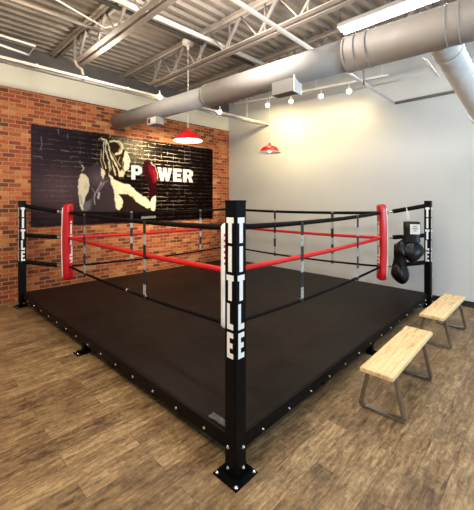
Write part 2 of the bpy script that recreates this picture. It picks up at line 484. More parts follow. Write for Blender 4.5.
pw = U(394.5, 103, 1.9)
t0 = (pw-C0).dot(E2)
m = MB().beam(W(t0, .02, H+1.9), W(t0+3.4, .02, H+1.9), .035, .045)  # thin dark strip running level along the pale wall
single('wall_strip', m, M_grey, W(t0, .02, H+1.9), 'thin dark grey strip along the pale wall, right of the white pipe', 'conduit')
pts = [UD(75, 36, 5.35), UD(75, 62, 5.35), UD(77, 66, 5.35), UD(82, 70, 5.35), UD(83, 76, 5.35)]
pipe('drain_pipe', pts, .024, M_joist, 'short elbowed pipe hanging at the end of the left joist')

# ---------------------------------------------------------------- main duct and branch
da = U(117.5, 122, 1.7); db = U(400, 40, 1.7); dd = (db-da).normalized(); LD = 7.6
t = thing('round_duct', da, 'long round grey metal duct running overhead from brick wall to upper right', 'duct')
s1 = (U(345, 54, 1.7)-da).length
s0 = (U(207, 95, 1.7)-da).length
MB().tube([da, da+dd*s0], .158, 40).build('duct_section', M_gal, t)
MB().tube([da+dd*s0, da+dd*s1], .182, 40).build('duct_section', M_gal, t)
MB().tube([da+dd*s1, da+dd*LD], .196, 40).build('duct_section', M_gal, t)
for px, py, rr in ((207, 95, .182), (346, 53, .196), (356, 50, .196), (368, 47, .196), (447, 26, .196), (460, 22, .196)):
    k = (U(px, py, 1.7)-da).length
    MB().tube([da+dd*(k-.008), da+dd*(k+.008)], rr+.006, 40).build('duct_collar', M_gal, t)
side = dd.cross(V((0, 0, 1))).normalized()      # towards the camera side?
if side.y > 0: side = -side
# side registers on the duct
def register(px, py, label, lx, lh, bright):
    k = (U(px, py, 1.7)-da).length
    c = da+dd*k+side*.05+V((0, 0, -.17))
    t = thing('air_register', c, label, 'vent', 'air registers under the round duct')
    ax = (dd, side, V((0, 0, 1)))
    MB().box(c+V((0, 0, -.05)), (lx, .16, lh), ax, .004).build('register_box', M_boxgrey if bright else M_gal, t)
    if bright:
        MB().box(c+dd*(lx/2+.006)+V((0, 0, -.05)), (.012, .20, lh+.04), ax, .003).build('face_plate', M_wpaint, t)
    else:
        f = MB().box(c+side*.084+V((0, 0, -.05)), (lx*.8, .012, lh*.85), ax, .003).build('face_plate', M_flex, t)
        MB().box(c+side*.093-dd*(lx*.2)+V((0, 0, -.05)), (lx*.22, .006, lh*.6), ax).build('slot', M_dark, t)
register(156, 110, 'small dark slotted register under the left end of the duct', .30, .14, False)
register(287, 72, 'grey box register with bright white end under the middle of the duct', .34, .17, True)
# branch
ba = U(441, 38, 1.68); be = V(((482-237)/F*4.6, 4.6, H+(201-112)/F*4.6))
n = 64; pts = []; rr = []
for i in range(n+1):
    pts.append(ba.lerp(be, i/n)); rr.append(.135+(.007 if (i % 4) == 0 else 0))
t = thing('branch_duct', ba, 'pale ribbed branch duct dropping from the main duct at upper right', 'duct')
MB().tube(pts, rr, 36).build('ribbed_tube', M_flex, t)
bd = (be-ba).normalized()
MB().tube([ba+bd*.22, ba+bd*.26], .148, 36).build('duct_collar', M_wpaint, t)
MB().tube([be-bd*.02, be+bd*.10], .155, 36).build('outlet', M_wpaint, t)
# hanger angle beside the branch
p1 = UD(423, 58, 3.9); p2 = UD(437, 76, 4.5)
m = MB().beam(p1, p2, .014, .014); m.beam(p1+V((.05, .03, 0)), p2+V((.05, .03, 0)), .014, .014)
for f in (.2, .5, .8): m.beam(p1.lerp(p2, f), p1.lerp(p2, f)+V((.05, .03, 0)), .012, .012)
single('duct_hanger', m, M_wpaint, p1, 'short pale hanger bracket left of the ribbed branch duct', 'bracket')
pipe('hanger_rod', [UD(363, 62, 5.2), UD(364, 85, 5.2)], .012, M_grey, 'thin dark hanger rod beneath the duct by the white pipe', 'rod')

# strip light above the duct
fa = U(340, 33, 2.35)
t = thing('strip_light', fa, 'bright fluorescent strip light above the round duct', 'ceiling light')
fb = fa+E2*2.5
MB().beam(fa+V((0, 0, .06)), fb+V((0, 0, .06)), .20, .06, bev=.005).build('housing', M_wpaint, t)
for s in (-1, 1):
    o = N2*(.05*s)
    MB().tube([fa+o+E2*.04, fb+o-E2*.04], .019, 12).build('tube', M_tube, t)
for e in (fa, fb):
    MB().tube([e+V((0, 0, .09)), V((e.x, e.y, ZD))], .006, 6).build('hanger', M_grey, t)
area('strip_light_glow', (fa+fb)/2+V((0, 0, -.05)), (fa+fb)/2+V((0, 0, -2)), .2, 2.3, 40, (1, .97, .92)).rotation_euler = (0, 0, math.atan2(E2.y, E2.x)-PI/2)

# ---------------------------------------------------------------- light tracks and spotlights
ra = U(-60, 44, 1.98); rb = B((U(267, 125, 1.98)-C0).dot(E1), 1.43, H+1.98)
rb = U(267.3, 125, 1.98)
rd = (rb-ra).normalized(); rs = rd.cross(V((0, 0, 1)))
t = thing('light_track', rb, 'white twin-rail lighting track hung parallel to the brick wall', 'light track')
for s in (-1, 1):
    MB().beam(ra+rs*.07*s, rb+rs*.07*s, .04, .04).build('rail', M_rail, t)
for i in range(9):
    c = ra.lerp(rb, (i+.5)/9); MB().beam(c-rs*.09+V((0, 0, .02)), c+rs*.09+V((0, 0, .02)), .03, .02).build('cross_bracket', M_wpaint, t)
c = ra.lerp(rb, .88); MB().tube([c+V((0, 0, .03)), V((c.x, c.y, ZD))], .008, 6).build('hanger', M_wpaint, t)
qa = U(262, 98, 2.42); qa = W(1.15, .95, H+2.38); qb = W(4.6, .50, H+2.30)
t = thing('light_track', qa, 'thin white lighting track hung in front of the pale wall', 'light track')
MB().beam(qa, qb, .035, .03).build('rail', M_wpaint, t)
for f in (.1, .6, .97):
    c = qa.lerp(qb, f); MB().tube([c, V((c.x, c.y, ZD))], .007, 6).build('hanger', M_wpaint, t)

spot_src = [None]
def spotlight(loc, top, target, label, power, size=75, group='spotlights on the tracks', col=(1, .78, .50)):
    if spot_src[0] is None:
        r = thing('track_spotlight', (0, 0, 0), label, 'spotlight', group)
        MB().tube([(0, 0, .0), (0, 0, .07)], .012, 10).build('stem', M_wpaint, r)
        MB().lathe((0, 0, 0), [(.012, .02), (.03, .01), (.036, -.02), (.046, -.06), (.044, -.06), (.02, -.02)], 20).build('lamp_head', M_wpaint, r)
        MB().ball((0, 0, -.052), .046, n=16).build('bulb', M_bulb, r)
        spot_src[0] = r
    else:
        r = copy_tree(spot_src[0])
    r.location = loc; r['label'] = label
    l = bpy.data.lights.new('spot', 'SPOT'); l.energy = power; l.color = col
    l.spot_size = math.radians(size); l.spot_blend = .8; l.shadow_soft_size = .05
    o = bpy.data.objects.new('spot', l); COL.objects.link(o)
    o.location = V(loc)+V((0, 0, -.11))
    o.rotation_euler = (V(target)-o.location).to_track_quat('-Z', 'Y').to_euler()
def on_track(px, dz=-.1):
    r = (px-237)/F; a = rb; d = rd
    # x = r*y along a+d*s
    s = (r*a.y-a.x)/(d.x-r*d.y)
    p = a+d*s+N1*.13; return p+V((0, 0, .03))
for px, lab, tx, pw_ in ((156, 'glowing spotlight on the twin rails, above the left register', 3.0, 200),
                  (193, 'glowing spotlight on the twin rails, above the nearer red pendant', 1.5, 260),
                  (216, 'small glowing spotlight on the twin rails, nearest the room corner', .55, 260)):
    p = on_track(px)
    a = (p-C0).dot(E1)
    spotlight(p, None, B(a+.1, 0, 2.35), lab, pw_)
for a in (6.6,):
    p = on_track(0, -.1); s = (p-C0).dot(E1)
    q = p+E1*(a-s)
    spotlight(q, None, B(a+.1, 0, 2.3), 'glowing spotlight on the twin rails beyond the left edge of the photo', 100)
def on_track2(px, dz=-.1):
    r = (px-237)/F; a = qa; d = (qb-qa).normalized()
    s = (r*a.y-a.x)/(d.x-r*d.y)
    return a+d*s+V((0, 0, dz))
for px, lab, pw_ in ((267.5, 'glowing spotlight directly above the farther red pendant', 80),
                (291, 'glowing spotlight below the white-ended register', 30),
                (321, 'glowing spotlight third along the thin wall track', 26),
                (349, 'brightest glowing spotlight, at the right end of the thin wall track', 26)):
    p = on_track2(px, -.12)
    a = (p-C0).dot(E2)
    spotlight(p, None, W(a-.5, 0, 2.6), lab, pw_, 165, col=(1, .74, .36))

# ---------------------------------------------------------------- pendant lamps
def pendant():
    r = thing('pendant_lamp', (0, 0, 0), 'x', 'pendant lamp', 'red pendant lamps')
    prof = [(.018, .215), (.030, .20), (.032, .165), (.05, .160), (.052, .145), (.09, .142), (.135, .128), (.170, .105), (.192, .078), (.203, .052), (.215, .036), (.248, .004), (.252, -.006)]
    MB().lathe((0, 0, 0), prof, 40).build('lamp_shade', M_lampred, r)
    inn = [(.250, -.007), (.243, 0), (.21, .03), (.197, .05), (.186, .074), (.164, .10), (.13, .122), (.05, .136), (.001, .137)]
    MB().lathe((0, 0, 0), inn, 40).build('shade_lining', M_lampin, r)
    MB().lathe((0, 0, 0), [(.253, -.007), (.256, -.003), (.256, .001), (.250, .004), (.246, -.006), (.253, -.007)], 40).build('rim', M_wpaint, r)
    MB().ball((0, 0, .03), .035).build('bulb', E('pendant_bulb', (1, .93, .8), 5), r)
    return r
pp = pendant(); pp2 = copy_tree(pp)
for i, (px, py, d, cz, lab) in enumerate(((188, 140.5, 5.7, 4.56, 'nearer red dome pendant lamp hanging in front of the brick wall'), (269.5, 152.5, 7.4, 4.56, 'farther red dome pendant lamp hanging in front of the pale wall'))):
    r = pp if i == 0 else pp2
    c = UD(px, py, d); r.location = c; r['label'] = lab
    MB().tube([c+V((0, 0, .2)), V((c.x, c.y, cz))], .006, 8).build('cord', M_wpaint, r)
    MB().lathe(V((c.x, c.y, cz)), [(.001, -.13), (.018, -.125), (.026, -.07), (.06, -.05), (.095, -.03), (.10, .03), (.001, .03)], 24).build('canopy', M_wpaint, r)
    if i == 0:
        l = bpy.data.lights.new('pendant_glow', 'POINT'); l.energy = 12; l.color = (1, .85, .65); l.shadow_soft_size = .05
        lo = bpy.data.objects.new('pendant_glow', l); COL.objects.link(lo); lo.location = c+V((0, 0, -.03))

# ---------------------------------------------------------------- boxing ring
RN = V((-.01, 2.16, 0)); RL = V((-3.68, 5.60, 0)); RR = V((3.25, 5.56, 0))
uu = (RR-RN).normalized(); vv = (RL-RN).normalized()
RF = V((-.225, 8.93, 0))
UL = (RR-RN).length; VL = (RL-RN).length
Z = V((0, 0, 1))
ring = thing('boxing_ring', RN, 'black-matted boxing ring with black corner posts and red and black ropes', 'boxing ring')
M_mat = canvas_mat(math.atan2(uu.y, uu.x))
ZM = .24
# platform frame and canvas
def quad(o, z):      # ring outline drawn in by o
    d = {0: uu+vv, 1: -uu+vv, 2: -uu-vv, 3: uu-vv}
    return [c+d[i]*o+Z*z for i, c in enumerate((RN, RR, RF, RL))]
e = -.01
fr = MB()
for p, q in ((RN, RR), (RR, RF), (RF, RL), (RL, RN)):
    c = (RN+RF)/2; inn = (c-(p+q)/2).normalized()*.035
    fr.beam(p+inn+Z*.15, q+inn+Z*.15, .05, .075)
for k in (.25, .5, .75):
    fr.beam(RN+uu*UL*k+Z*.15, RL+uu*UL*k+Z*.15, .05, .07)
fr.build('platform_frame', M_post, ring)
# mat: cushion top with rounded edge that wraps down over the frame
bm_ = MB()
prof = [(0.0, .175), (-.004, .18), (-.006, .225), (.004, ZM-.004), (.03, ZM), (.10, ZM+.001)]
rings = []
for off, z in prof:
    rings.append(quad(off, z))
vs = [p for r in rings for p in r]; fs = []
for i in range(len(prof)-1):
    for k in range(4):
        fs.append([i*4+k, i*4+(k+1) % 4, (i+1)*4+(k+1) % 4, (i+1)*4+k])
n0 = (len(prof)-1)*4
fs.append([n0, n0+1, n0+2, n0+3]); fs.append([3, 2, 1, 0])
bm_.add(vs, fs); bm_.build('ring_mat', M_mat, ring)
# loose apron hem along the bottom of the mat edge
hem = MB()
for p, q in ((RN, RR), (RN, RL)):
    inn = ((RN+RF)/2-(p+q)/2).normalized()
    hem.beam(p-inn*.004+Z*.190, q-inn*.004+Z*.190, .012, .062)
hem.build('hem', M_post, ring)
def bolt(c, nrm, r=.009, parent=ring):
    return MB().lathe(c, [(.001, .012), (r*.8, .010), (r, .004), (r*1.35, .003), (r*1.35, 0)], 10, nrm).build('bolt', M_bolt, parent)
for k in range(14):
    bolt(RN+vv*(.30+.334*k)-uu*.012+Z*.165, -uu)
    bolt(RN+uu*(.27+.325*k)-vv*.012+Z*.165, -vv, .007)
# mid supports
for c in ((RN+RL)/2, (RN+RR)/2, (RR+RF)/2, (RF+RL)/2):
    inn = ((RN+RF)/2-c).normalized()
    s = MB().box(c+inn*.05+Z*.05, (.07, .07, .09), (uu, vv, Z)); s.box(c+inn*.0+Z*.005, (.14, .14, .01), (uu, vv, Z))
    sp = s.build('support_foot', M_post, ring)
    for sx in (-1, 1):
        bolt(c+(uu if abs(inn.dot(uu)) < .5 else vv)*.05*sx-inn*.05+Z*.01, Z, .008, sp)

GL = {'T': [[(0, 1), (1, 1), (1, .78), (.75, .78), (.75, 0), (.25, 0), (.25, .78), (0, .78)]],
      'I': [[(.25, 0), (.75, 0), (.75, 1), (.25, 1)]],
      'L': [[(.08, 0), (.95, 0), (.95, .22), (.46, .22), (.46, 1), (.08, 1)]],
      'E': [[(.08, 0), (.95, 0), (.95, .2), (.45, .2), (.45, .4), (.85, .4), (.85, .6), (.45, .6), (.45, .8), (.95, .8), (.95, 1), (.08, 1)]]}
def stack(mb, c, x, nrm, ztop, lh, gap, w, word='TITLE', t=.0015):
    z = ztop
    for ch in word:
        for poly in GL[ch]:
            mb.prism([((p[0]-.5)*w, p[1]*lh) for p in poly], V((c.x, c.y, z-lh)), x, Z, nrm, t)
        z -= lh+gap
HP = .05
def post(c):
    p = MB().box(V((c.x, c.y, .01+.9)), (.1, .1, 1.78), (uu, vv, Z), .004).build('corner_post', M_post, ring)
    cap = MB().box(V((c.x, c.y, 1.797)), (.106, .106, .016), (uu, vv, Z), .004).build('post_cap', M_post, p)
    t = MB()
    # outer faces: -u (reads left to right along -vv) and -v
    stack(t, c-uu*(HP+.0003), -vv, -uu, 1.693, .166, .021, .064)
    stack(t, c-vv*(HP+.0003), uu, -vv, 1.693, .166, .021, .064)
    t.build('lettering', M_white, p)
    pl = MB().box(V((c.x, c.y, .006)), (.21, .21, .012), (uu, vv, Z), .002)
    pl.build('base_plate', M_post, p)
    for sx, sy in ((-1, -1), (1, -1), (-1, 1)):
        bolt(c+uu*.085*sx+vv*.085*sy+Z*.012, Z, .011, p)
    for nrm, tn in ((-uu, vv), (-vv, uu)):
        for dz, s in ((.19, .0), (.055, .0)):
            bolt(c+nrm*(HP)+tn*.02+Z*dz, nrm, .010, p)
for c in (RN, RL, RR, RF): post(c)

cen = (RN+RF)/2
def padpos(c):
    if c is RN: return V((c.x-.055, c.y+.79, 0))
    d = (cen-c); d.z = 0; d.normalize()
    return c+d*.80
def pad(c, z0, z1, mat, w=.18, th=.12):
    d = (cen-c).normalized(); s = d.cross(Z).normalized()
    pc = padpos(c)
    m = MB()
    # rounded cushion section swept up with domed ends
    sec = []
    for k in range(32):
        a = 2*PI*k/32; ca, sa = math.cos(a), math.sin(a)
        sec.append((math.copysign(abs(ca)**.45, ca)*th/2, math.copysign(abs(sa)**.45, sa)*w/2))
    levels = [(z0, .55), (z0+.012, .85), (z0+.035, 1)]
    nz = 10
    for i in range(1, nz): levels.append((z0+.035+(z1-z0-.07)*i/nz, 1))
    levels += [(z1-.035, 1), (z1-.012, .88), (z1, .6)]
    vs = []
    for z, f in levels:
        bow = .02*math.sin(PI*(z-z0)/(z1-z0))
        for a, b in sec:
            q = pc+d*(a*f-bow)+s*(b*f); q.z = z; vs.append(q)
    n = 32; fs = []
    for i in range(len(levels)-1):
        for k in range(n): fs.append([i*n+k, i*n+(k+1) % n, (i+1)*n+(k+1) % n, (i+1)*n+k])
    fs.append(list(range(n))[::-1]); fs.append([(len(levels)-1)*n+k for k in range(n)])
    m.add(vs, fs, True)
    p = m.build('corner_pad', mat, ring)
    lt = MB(); H_ = z1-z0
    lh = H_*.13
    stack(lt, pc+d*(th/2-.017), -s if False else s, d, z1-.16, lh, .02, .10, t=.004)
    lt.build('lettering', M_white if mat is not M_white else M_redrope, p)
    if mat is not M_white:
        pi = MB()
        for sg in (-1, 1):
            pts = []
            for i in range(12):
                z = z0+.06+(H_-.12)*i/11; bow = .02*math.sin(PI*(z-z0)/H_)
                q = pc+d*(-th/2+.012-bow)+s*sg*(w/2+.001); q.z = z; pts.append(q)
            pi.tube(pts, .007, 8)
        pi.build('piping', M_white, p)
    else:
        pi = MB()
        for i in range(6):
            q = pc-d*(th/2+.018)+s*(-w/2+.035); q.z = 1.50-.05*i
            pi.box(q, (.003, .012, .022), (d, s, Z))
        pi.build('print', M_red, p)
    return p
pad(RL, .46, 1.75, M_red); pad(RR, .46, 1.745, M_red); pad(RF, .46, 1.75, M_red); pad(RN, .66, 1.60, M_white, .16)

zr = {'top': (1.60, 1.60, 1.56), 'mid': (1.175, 1.17, 1.17), 'low': (.69, .68, .69)}   # left/right, far, near
def rz(lv, c):
    return zr[lv][2 if c is RN else 1 if c is RF else 0]
def rope_pt(c1, c2, lv, f, sag):
    a = padpos(c1); b = padpos(c2)
    p = a.lerp(b, f); p.z = rz(lv, c1)*(1-f)+rz(lv, c2)*f-sag*4*f*(1-f)
    return p
sides = ((RL, RN, (.19, .64)), (RR, RN, (.274, .684)), (RL, RF, (.304, .755)), (RR, RF, (.24, .607)))
for a, b, sp in sides:
    sg = {'top': .03, 'mid': .02, 'low': .045}
    for lv in ('top', 'mid', 'low'):
        pts = [rope_pt(a, b, lv, i/24, sg[lv]) for i in range(25)]
        r = {'top': .027, 'mid': .027, 'low': .018}[lv]
        MB().tube(pts, r, 12).build('rope', M_redrope if lv == 'mid' else M_blkrope, ring)
    for f in sp:
        T = rope_pt(a, b, 'top', f, sg['top']); M_ = rope_pt(a, b, 'mid', f, sg['mid']); Bt = rope_pt(a, b, 'low', f, sg['low'])
        d = (padpos(b)-padpos(a)).normalized(); nr = d.cross(Z)
        if nr.y > 0: nr = -nr
        o = nr*.028
        m = MB(); m.beam(T+o+Z*.02, M_+o, .006, .052, up=d); m.beam(M_+o, Bt+o-Z*.03, .006, .052, up=d)
        s = m.build('rope_spacer', M_strap, ring)
        for q, rr_ in ((T, .026), (Bt, .021)):
            MB().tube([q-d*.014, q+d*.014], rr_, 12).build('buckle', M_bolt, s)
# clip on the low rope of the left side
q = rope_pt(RL, RN, 'low', .52, .045); d = (padpos(RN)-padpos(RL)).normalized()
MB().tube([q-d*.02, q+d*.02], .024, 12).build('rope_clip', M_bolt, ring)
# turnbuckle sleeves from posts to pads
for c in (RL, RR, RF, RN):
    pp_ = padpos(c); d = (pp_-c); d.z = 0; L_ = d.length; d.normalize()
    for lv, zp in (('top', 1.715), ('mid', 1.215), ('low', .755)):
        a = c+d*.06+Z*zp; b = V((pp_.x, pp_.y, rz(lv, c)))-d*.07
        a.z = zp if c is not RN else rz(lv, c)
        k = a.lerp(b, .80)
        s = MB().tube([a, a.lerp(b, .02), k], .036, 14).build('turnbuckle_sleeve', M_blkrope, ring)
        hw = MB().tube([k, b], .012, 10); hw.ball(k.lerp(b, .2), .028, n=12); hw.ball(k.lerp(b, .62), .026, n=12)
        hw.build('turnbuckle', M_bolt, s)
# wrinkled tape patch at the near corner of the mat
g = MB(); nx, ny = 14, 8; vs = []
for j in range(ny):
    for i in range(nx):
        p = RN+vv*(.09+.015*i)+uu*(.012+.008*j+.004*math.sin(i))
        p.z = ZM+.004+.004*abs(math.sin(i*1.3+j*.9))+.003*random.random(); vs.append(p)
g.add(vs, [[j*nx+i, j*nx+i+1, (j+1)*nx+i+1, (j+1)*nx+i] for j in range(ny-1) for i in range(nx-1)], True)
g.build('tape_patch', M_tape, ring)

# ---------------------------------------------------------------- boxing gloves
def glove(loc, face, up, sc, label, with_label):
    f = V(face).normalized(); upv = V(up).normalized(); s = f.cross(upv).normalized(); upv = s.cross(f).normalized()
    ax = (s, f, upv)
    t = thing('boxing_glove', loc, label, 'boxing glove', 'boxing gloves hung at the right ring corner')
    loc = V(loc)
    M3 = Matrix(ax).transposed()
    m = MB(); n = 28; prof = []
    # hand: local z up, from wrist (0) down to knuckles, knuckles roll forward
    for i in range(19):
        k = i/18; th = PI*k
        r = math.sin(th)**.62 if 0 < k < 1 else 0.001
        prof.append((k, r))
    vs = []
    for k, r in prof:
        z = -.02-.21*k
        wx = (.070+.028*math.sin(PI*min(1, k*1.1)))*r
        wy = (.052+.032*k)*r
        cy = .028*k*k
        for q in range(n):
            a = 2*PI*q/n
            vs.append(loc+M3@(V((wx*math.cos(a), cy+wy*math.sin(a), z))*sc))
    fs = [[i*n+q, i*n+(q+1) % n, (i+1)*n+(q+1) % n, (i+1)*n+q] for i in range(18) for q in range(n)]
    m.add(vs, fs, True)
    m.build('hand_padding', M_glove, t)
    th_ = MB()
    pts = [loc+M3@(V(p)*sc) for p in ((.055, .01, -.045), (.085, .025, -.075), (.095, .045, -.115), (.08, .06, -.150), (.06, .068, -.165))]
    th_.tube(pts, [.026*sc, .034*sc, .034*sc, .028*sc, .010*sc], 16); th_.build('thumb', M_glove, t)
    cf = MB()
    vs = []; zs = [(.125, .050), (.12, .056), (.06, .055), (.0, .053), (-.05, .058)]
    for z, r in zs:
        for q in range(n):
            a = 2*PI*q/n; ca, sa = math.cos(a), math.sin(a)
            vs.append(loc+M3@(V((math.copysign(abs(ca)**.6, ca)*r*1.15, math.copysign(abs(sa)**.6, sa)*r*.8, z))*sc))
    cf.add(vs, [[i*n+q, i*n+(q+1) % n, (i+1)*n+(q+1) % n, (i+1)*n+q] for i in range(4) for q in range(n)]+[list(range(n))], True)
    c = cf.build('cuff', M_glove, t)
    if with_label:
        l = MB().box(loc+M3@(V((-.018, .047, .062))*sc), (.075*sc, .006, .085*sc), ax, .002).build('cuff_label', M_label, t)
        k = MB()
        for j, wdt in enumerate((.03, .045, .02)):
            k.box(loc+M3@(V((-.018, .0515, .085-.018*j))*sc), (wdt*sc, .002, .006*sc), ax)
        k.build('print', M_dark, l)
    return t
ga = padpos(RR); gd = (RR-ga).normalized()
g1 = UD(411.5, 236, 5.38)
cam_dir = (V((0, 0, H))-g1); cam_dir.z = 0
gt = glove(g1, (-.30, -.95, 0), (.0, .0, 1), 1.9, 'upper black boxing glove with white cuff label, hanging at the right ring corner', True)
MB().tube([UD(407.5, 220, 5.40), UD(407.0, 213, 5.43), UD(406.6, 207, 5.46), UD(408, 212, 5.40), UD(409, 221, 5.36)], .006, 8).build('lace', M_white, gt)
g2 = UD(400, 258, 5.50)
glove(g2, (.65, -.7, -.1), (-.15, .0, 1), 1.95, 'lower black boxing glove tucked behind, over the lowest turnbuckle sleeve', False)
# padded bulk of the lower glove lying across
g3 = UD(396, 268, 5.36)

# ---------------------------------------------------------------- benches
def bench():
    r = thing('bench', (0, 0, 0), 'x', 'bench', 'pine benches beside the ring')
    L_, w, zt = 1.26, .265, .40
    MB().box((0, 0, zt-.0175), (L_, w, .035), None, .004).build('seat', M_pine, r)
    for x in (-L_/2+.13, L_/2-.27):
        pts = []
        for (y, z) in ((-.105, zt-.045), (-.175, .04), (-.172, .022), (-.155, .014), (.155, .014), (.172, .022), (.175, .04), (.105, zt-.045)):
            pts.append(V((x, y, z)))
        # flat steel bar section swept along the trapezoid
        m = MB()
        for a, b in zip(pts[:-1], pts[1:]): m.beam(a, b, .052, .024, up=V((1, 0, 0)).cross(b-a), bev=.002)
        m.beam((x, -.115, zt-.041), (x, .115, zt-.041), .04, .012)
        f = m.build('leg_frame', M_chrome, r)
        for y in (-.15, .15):
            MB().box((x, y, .024), (.045, .03, .02), None, .004).build('foot_clip', M_chrome, f)
    return r
b1 = bench(); b1.location = (1.565, 3.128, 0); b1.rotation_euler = (0, 0, math.atan2(.919, .865)); b1['label'] = 'nearer pine-topped bench with steel legs, beside the ring'
b2 = copy_tree(b1); b2.location = (2.81, 4.43, 0); b2.rotation_euler = (0, 0, math.atan2(.89, .88)); b2['label'] = 'farther pine-topped bench with steel legs, by the pale wall'

# ---------------------------------------------------------------- mural, painted on a fine grid
def wallpt(px):      # distance along the brick wall at image column px
    r = (px-237)/F
    s = (r*C0.y-C0.x)/(E1.x-r*E1.y)
    return s
sL, sR = wallpt(31), wallpt(212)
zT, zB = 3.222, 1.325
def make_mural():
    nx, ny = 560, 250
    S, T = np.meshgrid(np.linspace(0, 1, nx), np.linspace(0, 1, ny))
    s = sL+(sR-sL)*S; z = zT+(zB-zT)*T
    X = C0.x+E1.x*s+N1.x*.03; Y = C0.y+E1.y*s+N1.y*.03
    px = 237+F*X/Y; py = 201-F*(z-H)/Y      # where each grid point lies, in the units the picture was measured in
    rs = np.random.RandomState(3)
    wid = (sL-sR)
    u = S*wid; v = T*(zT-zB)
    def noise(fu, fv, seed):
        r = np.random.RandomState(seed); gx = int(fu)+3; gy = int(fv)+3
        g = r.rand(gy, gx); a = S*fu; b = T*fv
        i = a.astype(int); j = b.astype(int); fa = a-i; fb = b-j
        fa = fa*fa*(3-2*fa); fb = fb*fb*(3-2*fb)
        return (g[j, i]*(1-fa)+g[j, i+1]*fa)*(1-fb)+(g[j+1, i]*(1-fa)+g[j+1, i+1]*fa)*fb
    n1 = noise(60, 30, 1); n2 = noise(12, 6, 2); n3 = noise(200, 90, 4); n4 = noise(30, 14, 5)
    col = np.zeros((ny, nx, 3))
    left = np.clip((px-31)/95, 0, 1)
    base_l = np.array((.030, .021, .028)); mid = np.array((.007, .005, .005)); 
    lowm = np.exp(-((px-62)/30)**2-((py-190)/22)**2)
    col[:] = base_l*(1-left[..., None])+mid*left[..., None]
    col += lowm[..., None]*np.array((.075, .042, .045))
    # brick courses inside the picture
    ch = .098; row = np.floor(v/ch); fr = v/ch-row
    bw = .34; off = (row % 2)*.5; fc = (u/bw+off) % 1
    n5 = noise(90, 40, 11)
    mort = np.clip(1-np.abs(fr-.5+.22*(n1-.5))/.10, 0, 1)
    mort = np.maximum(mort, np.clip(1-np.abs(fc-.5)/.022, 0, 1)*(n5 > .35))
    patch = np.clip((n4*1.1+n3*.5+n5*.4-.82)*3, 0, 1)
    glow = np.exp(-((px-142)/24)**2-((py-150)/16)**2)*1.15+np.exp(-((px-172)/18)**2-((py-160)/18)**2)*.55+np.exp(-((px-158)/26)**2-((py-196)/14)**2)*.33+np.exp(-((px-90)/14)**2-((py-158)/14)**2)*.28+.035+.12*np.exp(-((px-58)/20)**2-((py-165)/30)**2)
    col += (mort*np.clip(patch+.1, 0, 1)*glow)[..., None]*np.array((.80, .70, .54))
    gl2 = np.exp(-((px-128)/15)**2-((py-143)/7)**2)*.8+np.exp(-((px-137)/12)**2-((py-154)/9)**2)*.5
    col += (gl2*(.25+.75*n3))[..., None]*np.array((.40, .34, .22))
    px0, py0 = px, py
    px = px+(noise(260, 110, 21)-.5)*.7+(noise(70, 30, 22)-.5)*.9; py = py+(noise(260, 110, 23)-.5)*.7+(noise(70, 30, 24)-.5)*.9
    def inside(poly):
        p = np.array(poly, float); res = np.zeros(px.shape, bool)
        for i in range(len(p)):
            x1, y1 = p[i]; x2, y2 = p[(i+1) % len(p)]
            if y1 == y2: continue
            c = ((y1 > py) != (y2 > py)) & (px < (x2-x1)*(py-y1)/(y2-y1)+x1)
            res ^= c
        return res
    def dist_line(pts):
        d = np.full(px.shape, 1e9)
        for (x1, y1), (x2, y2) in zip(pts[:-1], pts[1:]):
            L2 = (x2-x1)**2+(y2-y1)**2
            t = np.clip(((px-x1)*(x2-x1)+(py-y1)*(y2-y1))/L2, 0, 1)
            d = np.minimum(d, np.hypot(px-x1-t*(x2-x1), py-y1-t*(y2-y1)))
        return d
    def edge(poly, soft):
        pts = list(poly)+[poly[0]]
        d = dist_line(pts); i = inside(poly)
        return np.clip(.5+np.where(i, d, -d)/soft, 0, 1)
    def paint(a, c):
        nonlocal col
        c = np.array(c, float)
        if c.ndim == 1: c = c[None, None, :]
        col = col*(1-a[..., None])+c*a[..., None]
    def fill(poly, c, soft=1.0): paint(edge(poly, soft), c)
    def stroke(pts, w, c, soft=.6, al=1): paint(np.clip((w/2+soft/2-dist_line(pts))/soft, 0, 1)*al, c)
    skin = (.74, .65, .45); skin2 = (.62, .50, .33)
    # torso in a grey-mauve top
    fill([(80, 174), (88, 167), (96, 164), (104, 166), (111, 176), (115, 192), (116.5, 214), (82, 214), (79, 200), (78, 184)], (.052, .034, .040), 1.6)
    sh = np.exp(-((px-98)/8)**2-((py-178)/7)**2); col += sh[..., None]*np.array((.05, .04, .045))*edge([(84, 172), (96, 165), (110, 176), (115, 214), (83, 214)], 2)[..., None]
    stroke([(102, 182), (97, 190), (94, 199), (95, 204)], .9, (.32, .29, .31)); stroke([(104, 183), (100, 189), (97.5, 193)], .8, (.26, .22, .24))
    stroke([(108, 181), (103, 183), (99, 187)], .7, (.22, .18, .2)); stroke([(92, 188), (95, 193), (93, 198)], .6, (.2, .17, .19))
    stroke([(99.5, 193), (98, 198)], 1.5, (.5, .44, .42), 1.2)
    fill([(84, 203), (92, 200), (90, 209), (82, 213)], (.15, .13, .14), 3)
    # left shoulder
    fill([(82, 173), (86, 175), (89, 180), (89.7, 185), (88, 192), (84.6, 199), (82.5, 211), (80.3, 206), (78.4, 194), (78.3, 180), (80, 175)], skin, 1.0)
    fill([(85, 182), (87.5, 184), (87, 191), (84.5, 189)], skin2, 2.5)
    stroke([(80.5, 196), (82, 204)], 2.0, (.42, .38, .34), 1.5)
    stroke([(82, 165), (84, 169), (82, 171)], 1.0, (.5, .42, .33))
    # hair mass
    fill([(103, 141), (108, 138), (116, 140), (122, 145), (125, 153), (127, 162), (124, 172), (119, 176), (112, 178), (104, 176), (101, 166), (102, 152)], (.030, .018, .014), 1.2)
